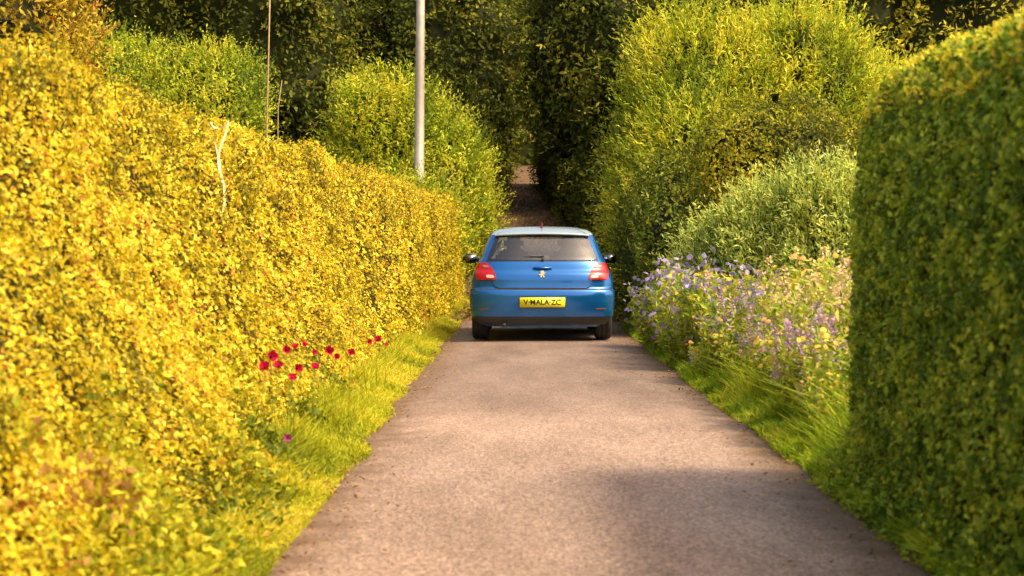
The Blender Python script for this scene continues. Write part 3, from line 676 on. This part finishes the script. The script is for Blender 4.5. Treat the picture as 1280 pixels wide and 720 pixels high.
prof = np.array([
    (0.17, .16, .70, 3.66), (0.22, .10, .78, 3.74), (0.28, .055, .825, 3.79), (0.36, .025, .838, 3.81), (0.46, .005, .843, 3.81), (0.55, .0, .846, 3.80),
    (0.60, .015, .846, 3.78), (0.625, .06, .845, 3.76), (0.68, .065, .845, 3.72), (0.74, .068, .838, 3.64), (0.79, .08, .82, 3.50), (0.83, .115, .805, 3.40), (0.90, .14, .775, 3.02),
    (0.94, .16, .755, 2.78), (0.98, .185, .73, 2.68), (1.10, .275, .685, 2.40), (1.20, .355, .645, 2.17), (1.27, .42, .61, 1.98), (1.31, .50, .565, 1.82), (1.34, .68, .48, 1.58), (1.352, .90, .36, 1.4), (1.356, 1.1, .15, 1.25)])
def PF(z):
    z = np.asarray(z, float); o = 0
    for dz in np.linspace(-0.012, 0.012, 5): o = o+np.stack([np.interp(z+dz, prof[:, 0], prof[:, i]) for i in (1, 2, 3)], -1)
    return o/5
PW = 3.0
def Drear(z): return np.interp(z, [0.2, 0.9, 1.3, 1.356], [0.32, 0.30, 0.22, 0.05])
def rear(z, th):
    q = PF(z); s = np.sin(th); c = np.abs(np.cos(th))
    x = q[..., 1]*np.sign(s)*np.abs(s)**(2/PW); y = q[..., 0]+Drear(z)*(1-c**(2/PW))
    return np.stack([x, y, z*np.ones_like(x)], -1)
zs = np.concatenate([np.linspace(0.17, 1.30, 80), np.linspace(1.308, 1.345, 14), [1.349, 1.352, 1.354, 1.356]])
ring = []
th = np.linspace(-math.pi/2, math.pi/2, 41)
for z in zs:
    a = rear(np.full(41, z), th); q = PF(z); w, yf = q[1], q[2]
    Df = min(0.5, (yf-q[0])*0.3)
    ya = a[-1, 1]; yb = yf-Df
    ysd = np.linspace(ya, yb, 22)[1:]
    bulge = lambda yy: w*(1-0.035*np.clip((yy-2.2)/1.6, 0, 1)**2)
    right = np.stack([bulge(ysd), ysd, np.full(21, z)], -1)
    tf = np.linspace(math.pi/2, -math.pi/2, 31)[1:]
    s = np.sin(tf); c = np.abs(np.cos(tf)); wf = bulge(yb)
    fr = np.stack([wf*np.sign(s)*np.abs(s)**(2/2.6), yb+Df*c**(2/2.6), np.full(30, z)], -1)
    yl = ysd[::-1][1:]; left = np.stack([-bulge(yl), yl, np.full(20, z)], -1)
    ring.append(np.concatenate([a, right, fr, left]))
R = np.array(ring)
def closed_mesh(name, R, mat=None):
    m, n = R.shape[:2]; faces = []
    for i in range(m-1):
        for j in range(n):
            j2 = (j+1) % n; faces.append((i*n+j, i*n+j2, (i+1)*n+j2, (i+1)*n+j))
    faces.append(tuple(range(n))[::-1]); faces.append(tuple((m-1)*n+j for j in range(n)))
    me = bpy.data.meshes.new(name); me.from_pydata([tuple(v) for v in R.reshape(-1, 3)], [], faces)
    bm = bmesh.new(); bm.from_mesh(me); bmesh.ops.remove_doubles(bm, verts=bm.verts, dist=1e-5); bmesh.ops.recalc_face_normals(bm, faces=bm.faces); bm.to_mesh(me); bm.free()
    if mat: me.materials.append(mat)
    return me
CAR = empty('car', (0.255, 20.05, 0.028), label='small blue hatchback car driving away down the narrow lane', category='car')
CAR.scale = (0.975, 0.975, 0.975)
bme = closed_mesh('body', R, paint); bme.materials.append(sky_sheen)
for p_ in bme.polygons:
    if p_.center.z > 1.262: p_.material_index = 1  # roof faces take the painted sky reflection
body = add_obj('body', bme)
def prism(poly, axis, a, b, mat=plastic):
    P = np.array(poly, float); n = len(P); L = []
    for t in (a, b):
        if axis == 'y': L.append(np.stack([P[:, 0], np.full(n, t), P[:, 1]], -1))
        else: L.append(np.stack([np.full(n, t), P[:, 0], P[:, 1]], -1))
    return closed_mesh('cut', np.array(L), mat)
def rpoly(corners, r=0.04, k=5):
    c = np.array(corners, float); n = len(c); out = []
    for i in range(n):
        p, a, b = c[i], c[i-1], c[(i+1) % n]; u = unit(a-p); v = unit(b-p)
        for t in np.linspace(0, 1, k): out.append(p+u*r*(1-t)**2+v*r*t**2)
    return out
cuts = []
for y in (0.66, 3.05):
    for sx in (-1, 1):
        V, T = tube([(sx*0.55, y, 0.30), (sx*1.1, y, 0.30)], [0.345, 0.345], 40)
        me = tri_mesh('cut', V, T)
        bm = bmesh.new(); bm.from_mesh(me); bmesh.ops.remove_doubles(bm, verts=bm.verts, dist=1e-5); bmesh.ops.recalc_face_normals(bm, faces=bm.faces); bm.to_mesh(me); bm.free()
        me.materials.append(plastic); cuts.append(me)
cav = []
for z in np.concatenate([np.linspace(0.66, 1.26, 16), np.linspace(1.27, 1.315, 5)]):
    q = PF(z); y0 = q[0]+0.06; y1 = min(q[2]-0.05, 2.62); w = q[1]-0.05
    an = np.arange(64)*2*math.pi/64
    cav.append(np.stack([w*np.sign(np.sin(an))*np.abs(np.sin(an))**(2/4), (y0+y1)/2+(y1-y0)/2*np.sign(np.cos(an))*np.abs(np.cos(an))**(2/4), np.full(64, z)], -1))
cuts.append(closed_mesh('cut', np.array(cav), trim))
cuts.append(prism(rpoly([(-0.62, 0.968), (0.62, 0.968), (0.515, 1.236), (-0.515, 1.236)], 0.05), 'y', -0.2, 0.72))
cuts.append(prism(rpoly([(0.66, 0.985), (1.34, 0.985), (1.32, 1.232), (0.82, 1.232)], 0.04), 'x', -1, 1))
cuts.append(prism(rpoly([(1.46, 0.985), (2.32, 0.985), (2.0, 1.232), (1.44, 1.232)], 0.04), 'x', -1, 1))
cuts.append(prism(rpoly([(-0.56, 1.0), (0.56, 1.0), (0.47, 1.24), (-0.47, 1.24)], 0.04), 'y', 1.75, 3.2))
def apply_cuts(ob, meshes):
    objs = []
    for me in meshes:
        c = bpy.data.objects.new('cut', me); COL.objects.link(c); objs.append(c)
        md = ob.modifiers.new('b', 'BOOLEAN'); md.object = c; md.operation = 'DIFFERENCE'; md.solver = 'EXACT'
        try: md.material_mode = 'TRANSFER'
        except Exception: pass
    bpy.context.view_layer.update()
    nm = bpy.data.meshes.new_from_object(ob.evaluated_get(bpy.context.evaluated_depsgraph_get()))
    ob.modifiers.clear(); ob.data = nm
    for c in objs: bpy.data.objects.remove(c)
    return nm
nm = apply_cuts(body, cuts)
nm.polygons.foreach_set('use_smooth', np.ones(len(nm.polygons), bool))
try: nm.set_sharp_from_angle(angle=math.radians(35))
except Exception as ex: print(ex)
body.parent = CAR

def rearpatch(name, z0, z1, xa, xb, off, mat, parent=CAR, nz=24, nx=24, rad=0.0, skirt=0.012, **props):
    t = (1-np.cos(np.linspace(0, math.pi, nz)))/2; zz = z0+(z1-z0)*t
    G = []
    for z in zz:
        a, b = xa(z), xb(z)
        if rad > 0:
            dz = min(z-z0, z1-z); ins = rad-math.sqrt(max(0, rad**2-max(0, rad-dz)**2)); a += ins; b -= ins
        w = float(PF(z)[1])
        ta = [math.copysign(math.asin(min(1, (abs(v)/w))**(PW/2)), v) for v in (a, b)]
        tt = np.linspace(ta[0], ta[1], nx); G.append(rear(np.full(nx, z), tt))
    G = np.array(G)
    N = unit(np.cross(np.gradient(G, axis=1), np.gradient(G, axis=0)))
    if N[nz//2, nx//2, 1] > 0: N = -N
    O = G+N*off
    fc = [(i*nx+j, i*nx+j+1, (i+1)*nx+j+1, (i+1)*nx+j) for i in range(nz-1) for j in range(nx-1)]
    bd = [(0, j) for j in range(nx)]+[(i, nx-1) for i in range(1, nz)]+[(nz-1, j) for j in range(nx-2, -1, -1)]+[(i, 0) for i in range(nz-2, 0, -1)]
    V = O.reshape(-1, 3)
    if skirt > 0:
        base = len(V); B = np.array([G[i, j]+N[i, j]*(off-skirt) for i, j in bd]); B0 = np.array([O[i, j] for i, j in bd])
        V = np.concatenate([V, B0, B]); k = len(bd)
        fs = [(base+q, base+(q+1) % k, base+k+(q+1) % k, base+k+q) for q in range(k)]
    else: fs = []
    me = bpy.data.meshes.new(name); me.from_pydata([tuple(v) for v in V], [], fc+fs)
    me.polygons.foreach_set('use_smooth', np.array([True]*len(fc)+[False]*len(fs)))
    o = add_obj(name, me, parent=parent, mat=mat)
    bm = bmesh.new(); bm.from_mesh(me); bmesh.ops.recalc_face_normals(bm, faces=bm.faces); bm.to_mesh(me); bm.free()
    for kk, vv in props.items(): o[kk] = vv
    return o
def lin(z0, a, z1, b): return lambda z: a+(b-a)*(z-z0)/(z1-z0)
def neg(f): return lambda z: -f(z)
hw = lambda z: float(np.interp(z, [0.60, 0.66, 0.80, 0.93, 1.26], [0.53, 0.57, 0.60, 0.63, 0.56]))
hwg = lambda z: hw(z)+0.010
rearpatch('tailgate_seal', 0.615, 0.935, neg(hwg), hwg, 0.003, rubber, rad=0.05)
rearpatch('tailgate', 0.627, 0.93, neg(hw), hw, 0.012, paint, rad=0.05, nx=40, nz=40)
ww = lin(0.955, 0.645, 1.245, 0.53)
wo = lambda z: ww(z)+0.012
wi = lambda z: ww(z)-0.03
rearpatch('window_seal', 0.945, 0.972, neg(wo), wo, 0.006, plastic, nz=4, nx=40)
rearpatch('window_seal', 1.232, 1.256, neg(wo), wo, 0.006, plastic, nz=4, nx=40)
rearpatch('window_seal', 0.973, 1.231, wi, wo, 0.006, plastic, nx=5)
rearpatch('window_seal', 0.973, 1.231, neg(wo), neg(wi), 0.006, plastic, nx=5)
rearpatch('rear_window', 0.953, 1.248, neg(ww), ww, 0.010, glass, rad=0.05, nx=40, skirt=0)
rearpatch('bumper', 0.30, 0.598, lambda z: -float(PF(z)[1])*0.9999, lambda z: float(PF(z)[1])*0.9999, 0.016, paint, nx=60, skirt=0.03)
rearpatch('bumper_valance', 0.205, 0.296, lambda z: -float(PF(z)[1])*0.97, lambda z: float(PF(z)[1])*0.97, 0.012, plastic, nx=50, skirt=0.03)
rearpatch('bumper_gap', 0.600, 0.616, lambda z: -float(PF(z)[1])*0.9999, lambda z: float(PF(z)[1])*0.9999, 0.002, rubber, nx=50, nz=4)
inner = lambda z: float(np.interp(z, [0.70, 0.76, 0.84, 0.93], [0.535, 0.54, 0.575, 0.64]))
outer = lambda z: float(np.interp(z, [0.72, 0.80, 0.92], [0.765, 0.775, 0.745]))
for sg in (1, -1):
    xa, xb = (inner, outer) if sg > 0 else (neg(outer), neg(inner))
    tl = rearpatch('tail_light', 0.725, 0.916, xa, xb, 0.020, redl, skirt=0.03, rad=0.02)
    ia = lambda z: inner(z)+0.02; ib = lambda z: inner(z)+0.11
    xa, xb = (ia, ib) if sg > 0 else (neg(ib), neg(ia))
    rearpatch('reversing_lamp', 0.742, 0.778, xa, xb, 0.026, clearl, parent=tl, rad=0.017, nz=10, nx=10)
    ia = lambda z: inner(z)+0.02; ib = lambda z: min(inner(z)+0.09, outer(z)-0.02)
    xa, xb = (ia, ib) if sg > 0 else (neg(ib), neg(ia))
    rearpatch('indicator_lamp', 0.862, 0.888, xa, xb, 0.026, smoked, parent=tl, rad=0.012, nz=10, nx=10)
    a, b = (0.62, 0.74) if sg > 0 else (-0.74, -0.62)
    rearpatch('bumper_reflector', 0.383, 0.396, lambda z: a, lambda z: b, 0.021, reflm, nz=6, nx=14, rad=0.006)
rearpatch('plate_recess', 0.385, 0.545, lambda z: -0.31, lambda z: 0.31, 0.019, paint, rad=0.03, nx=16)
def boxmesh(name, sx, sy, sz, bev=0.004, seg=3):
    bm = bmesh.new(); bmesh.ops.create_cube(bm, size=1); bmesh.ops.scale(bm, vec=(sx, sy, sz), verts=bm.verts)
    bmesh.ops.bevel(bm, geom=list(bm.edges), offset=bev, segments=seg, affect='EDGES')
    me = bpy.data.meshes.new(name); bm.to_mesh(me); bm.free(); me.polygons.foreach_set('use_smooth', np.ones(len(me.polygons), bool)); return me
plate = add_obj('number_plate', boxmesh('number_plate', 0.53, 0.012, 0.115, 0.003), parent=CAR, loc=(0, -0.027, 0.465), mat=yel)
add_obj('plate_frame', boxmesh('plate_frame', 0.545, 0.008, 0.130, 0.003), parent=plate, loc=(0, 0.006, 0), mat=plastic)
tc = bpy.data.curves.new('t', 'FONT'); tc.body = 'V\u00b7MALA\u00b7ZC'; tc.size = 0.088; tc.align_x = 'CENTER'; tc.align_y = 'CENTER'; tc.extrude = 0.0015; tc.offset = 0.0015
to = bpy.data.objects.new('t', tc); COL.objects.link(to); bpy.context.view_layer.update()
tm = bpy.data.meshes.new_from_object(to.evaluated_get(bpy.context.evaluated_depsgraph_get())); bpy.data.objects.remove(to); tm.materials.clear()
lt = add_obj('plate_lettering', tm, parent=plate, loc=(0, -0.0085, 0.0), mat=blackp); lt.rotation_euler = (math.pi/2, 0, 0)
xs_ = [v.co.x for v in tm.vertices]; lt.scale = (0.44/(max(xs_)-min(xs_)), 1, 1)
em = [(0.0, 0.05), (0.012, 0.046), (0.022, 0.036), (0.014, 0.03), (0.024, 0.022), (0.03, 0.026), (0.028, 0.014), (0.014, 0.012), (0.026, 0.002), (0.03, -0.006), (0.018, -0.006), (0.008, -0.004),
      (0.014, -0.02), (0.022, -0.034), (0.026, -0.045), (0.01, -0.045), (0.008, -0.03), (-0.002, -0.02), (-0.006, -0.034), (-0.004, -0.046), (-0.02, -0.046), (-0.016, -0.03), (-0.018, -0.012), (-0.03, -0.02), (-0.034, 0.0), (-0.026, 0.004), (-0.024, -0.006), (-0.016, 0.006), (-0.014, 0.026), (-0.02, 0.036), (-0.012, 0.046)]
bm = bmesh.new(); vs = [bm.verts.new((x*1.15, 0, z*0.85)) for x, z in em]; f = bm.faces.new(vs); ex = bmesh.ops.extrude_face_region(bm, geom=[f]); bmesh.ops.translate(bm, vec=(0, 0.006, 0), verts=[v for v in ex['geom'] if isinstance(v, bmesh.types.BMVert)]); bmesh.ops.recalc_face_normals(bm, faces=bm.faces)
me = bpy.data.meshes.new('emblem'); bm.to_mesh(me); bm.free()
e_ = add_obj('emblem', me, parent=CAR, loc=(0, 0.058, 0.795), mat=gold); e_.rotation_euler = (math.radians(-12), 0, 0)
V, T = tube([(-0.11, 0.098, 0.868), (0, 0.094, 0.868), (0.11, 0.098, 0.868)], [0.010, 0.012, 0.010], 8)
add_obj('boot_handle', tri_mesh('boot_handle', V, T, smooth=True), parent=CAR, mat=paint)
V, T = tube([(0.0, 0.135, 0.955), (0.02, 0.17, 1.0), (-0.20, 0.19, 0.995), (-0.42, 0.215, 0.985)], [0.016, 0.009, 0.007, 0.005], 8)
add_obj('rear_wiper', tri_mesh('rear_wiper', V, T, smooth=True), parent=CAR, mat=plastic)
G = []
for x in np.linspace(-0.56, 0.56, 33):
    k = (x/0.56)**2; e = (1-abs(x/0.56)**8)**0.5; y0 = 0.335+0.07*k; zc = 1.272-0.018*k
    G.append([(x, y0+0.36, zc+0.078*e+0.008), (x, y0+0.26, zc+0.070*e), (x, y0+0.15, zc+0.050*e), (x, y0+0.06, zc+0.026*e), (x, y0+0.015, zc+0.010*e), (x, y0, zc-0.002), (x, y0+0.012, zc-0.014), (x, y0+0.08, zc-0.02), (x, y0+0.22, zc-0.02)])
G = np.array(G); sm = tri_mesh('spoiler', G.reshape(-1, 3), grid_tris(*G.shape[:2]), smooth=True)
add_obj('roof_spoiler', sm, parent=CAR, mat=sky_sheen)
add_obj('brake_light', boxmesh('brake_light', 0.10, 0.012, 0.012, 0.003), parent=CAR, loc=(0, 0.352, 1.262), mat=redl)
V, T = tube([(0, 0.62, 1.335), (0, 0.60, 1.355), (0, 0.57, 1.38), (0, 0.54, 1.40)], [0.022, 0.014, 0.010, 0.006], 8)
add_obj('antenna', tri_mesh('antenna', V, T, smooth=True), parent=CAR, mat=simple_mat('antenna_material', (0.25, 0.02, 0.02), rough=0.4))
for sg in (1, -1):
    for nmn, (ya, yb, yc, yd) in (('side_window', (0.62, 1.38, 0.78, 1.34)), ('side_window', (1.43, 2.38, 1.42, 2.03))):
        G = []
        for z in np.linspace(0.965, 1.25, 12):
            t = (z-0.965)/0.285; a = ya+(yc-ya)*t; b = yb+(yd-yb)*t; w = float(PF(z)[1])
            yy = np.linspace(a, b, 12); G.append(np.stack([sg*(w*(1-0.035*np.clip((yy-2.2)/1.6, 0, 1)**2)+0.006), yy, np.full(12, z)], -1))
        G = np.array(G); add_obj(nmn, tri_mesh(nmn, G.reshape(-1, 3), grid_tris(12, 12), smooth=True), parent=CAR, mat=glass)
    mr = add_obj('wing_mirror', boxmesh('wing_mirror', 0.20, 0.11, 0.125, 0.035), parent=CAR, loc=(sg*0.90, 2.30, 0.965), mat=plastic)
    add_obj('mirror_glass', boxmesh('mirror_glass', 0.15, 0.006, 0.09, 0.0025), parent=mr, loc=(sg*0.005, -0.056, 0), mat=simple_mat('mirror_material', (0.25, 0.25, 0.25), rough=0.05, metal=1))
    V, T = tube([(sg*0.72, 2.33, 0.95), (sg*0.85, 2.31, 0.94)], [0.03, 0.022], 8)
    add_obj('mirror_arm', tri_mesh('mirror_arm', V-np.array([sg*0.90, 2.30, 0.965]), T, smooth=True), parent=mr, mat=plastic)
    add_obj('door_handle', boxmesh('door_handle', 0.03, 0.17, 0.03, 0.01), parent=CAR, loc=(sg*0.822, 1.62, 0.82), mat=paint)
    V, T = tube([(sg*0.55, 3.55, 0.66), (sg*0.56, 3.70, 0.655)], [0.11, 0.09], 16)
    add_obj('headlight', tri_mesh('headlight', V, T, smooth=True), parent=CAR, mat=clearl)
    for (yy, zb, hh) in ((1.75, 0.86, 0.40), (0.85, 0.84, 0.30)):
        st = add_obj('seat', boxmesh('seat', 0.46, 0.14, hh, 0.05, 4), parent=CAR, loc=(sg*0.34, yy, zb), mat=fabric)
        add_obj('headrest', boxmesh('headrest', 0.25, 0.09, 0.15, 0.04, 4), parent=st, loc=(0, 0, hh/2+0.10 if yy > 1 else hh/2+0.06), mat=fabric)
G = []
for z in np.linspace(0.97, 1.27, 14):
    q = PF(z); w, yf = q[1]*0.97, q[2]; Df = min(0.5, (yf-q[0])*0.3); yb = yf-Df
    tt = np.linspace(-1.25, 1.25, 24); G.append(np.stack([w*np.sign(np.sin(tt))*np.abs(np.sin(tt))**(2/2.6), yb+Df*np.cos(tt)**(2/2.6)+0.008, np.full(24, z+0.004)], -1))
G = np.array(G); add_obj('windscreen', tri_mesh('windscreen', G.reshape(-1, 3), grid_tris(14, 24), smooth=True), parent=CAR, mat=glass)
def lathe(prof_, seg=36):
    an = np.arange(seg+1)*2*math.pi/seg
    return np.array([np.stack([np.full(seg+1, x), r*np.cos(an), r*np.sin(an)], -1) for x, r in prof_])
Gt = lathe([(-0.085, 0.19), (-0.097, 0.22), (-0.10, 0.26), (-0.088, 0.292), (-0.06, 0.302), (-0.03, 0.303), (-0.028, 0.297), (-0.02, 0.297), (-0.018, 0.303), (0.018, 0.303), (0.02, 0.297), (0.028, 0.297), (0.03, 0.303), (0.06, 0.302), (0.088, 0.292), (0.10, 0.26), (0.097, 0.22), (0.085, 0.19)])
tyre = tri_mesh('tyre', Gt.reshape(-1, 3), grid_tris(*Gt.shape[:2]), smooth=True); tyre.materials.append(rubber)
Gr = lathe([(0.08, 0.192), (0.06, 0.18), (0.05, 0.12), (0.07, 0.06), (0.075, 0.0)])
Vr = Gr.reshape(-1, 3); Gi = lathe([(0.08, 0.192), (-0.085, 0.192), (-0.085, 0.0)])
rimme = tri_mesh('rim', np.concatenate([Vr, Gi.reshape(-1, 3)]), np.concatenate([grid_tris(*Gr.shape[:2]), grid_tris(*Gi.shape[:2], off=len(Vr))]), smooth=True); rimme.materials.append(rimm)
for y in (0.66, 3.05):
    for sg in (1, -1):
        w_ = empty('wheel', (sg*0.735, y, 0.303)); w_.parent = CAR
        if sg < 0: w_.rotation_euler = (0, 0, math.pi)
        add_obj('tyre', tyre, parent=w_); add_obj('rim', rimme, parent=w_)
V, T = tube([(-0.62, 0.66, 0.28), (0.62, 0.66, 0.28)], [0.04, 0.04], 8)
add_obj('rear_axle', tri_mesh('rear_axle', V, T), parent=CAR, mat=plastic)
V, T = tube([(-0.45, 0.6, 0.20), (-0.45, 0.08, 0.195)], [0.028, 0.028], 12)
add_obj('exhaust_pipe', tri_mesh('exhaust_pipe', V, T, smooth=True), parent=CAR, mat=plastic)

# ------------------------------------------------------------------ light
w = bpy.data.worlds.new('World'); scene.world = w; w.use_nodes = True
nt = w.node_tree; bg = nt.nodes['Background']
sky = nt.nodes.new('ShaderNodeTexSky'); sky.sky_type = 'NISHITA'; sky.sun_disc = False
el = math.radians(51); az_from_x = math.radians(-32)   # sun toward +x, somewhat behind the camera (-y)
dirv = Vector((math.cos(el)*math.cos(az_from_x), math.cos(el)*math.sin(az_from_x), math.sin(el)))
sky.sun_elevation = el; sky.sun_rotation = math.atan2(dirv.x, dirv.y)
sky.air_density = 0.8; sky.dust_density = 5.0; sky.ozone_density = 0.3
tint = nt.nodes.new('ShaderNodeMix'); tint.data_type = 'RGBA'; tint.blend_type = 'MULTIPLY'; tint.inputs[0].default_value = 1.0
tint.inputs[7].default_value = (1.0, 0.88, 0.72, 1)
nt.links.new(sky.outputs[0], tint.inputs[6]); nt.links.new(tint.outputs[2], bg.inputs[0]); bg.inputs[1].default_value = 0.34
sl = bpy.data.lights.new('sun', 'SUN'); sl.energy = 4.1; sl.angle = math.radians(9.0); sl.color = (1.0, 0.83, 0.54)
so = bpy.data.objects.new('sun', sl); COL.objects.link(so); so.rotation_euler = dirv.to_track_quat('Z', 'Y').to_euler()
so.location = (20, -10, 25)

# ------------------------------------------------------------------ camera
cd = bpy.data.cameras.new('camera'); cam = bpy.data.objects.new('camera', cd); COL.objects.link(cam)
cd.lens = F/1280*36; cd.sensor_width = 36; cd.clip_end = 2000; cd.clip_start = 0.1
cam.location = (0, 0, CAMZ)
cam.rotation_euler = (math.radians(90)-math.atan(50/F), 0, math.atan(10/F))
cd.dof.use_dof = True; cd.dof.focus_distance = 20.3; cd.dof.aperture_fstop = 4.5
scene.camera = cam
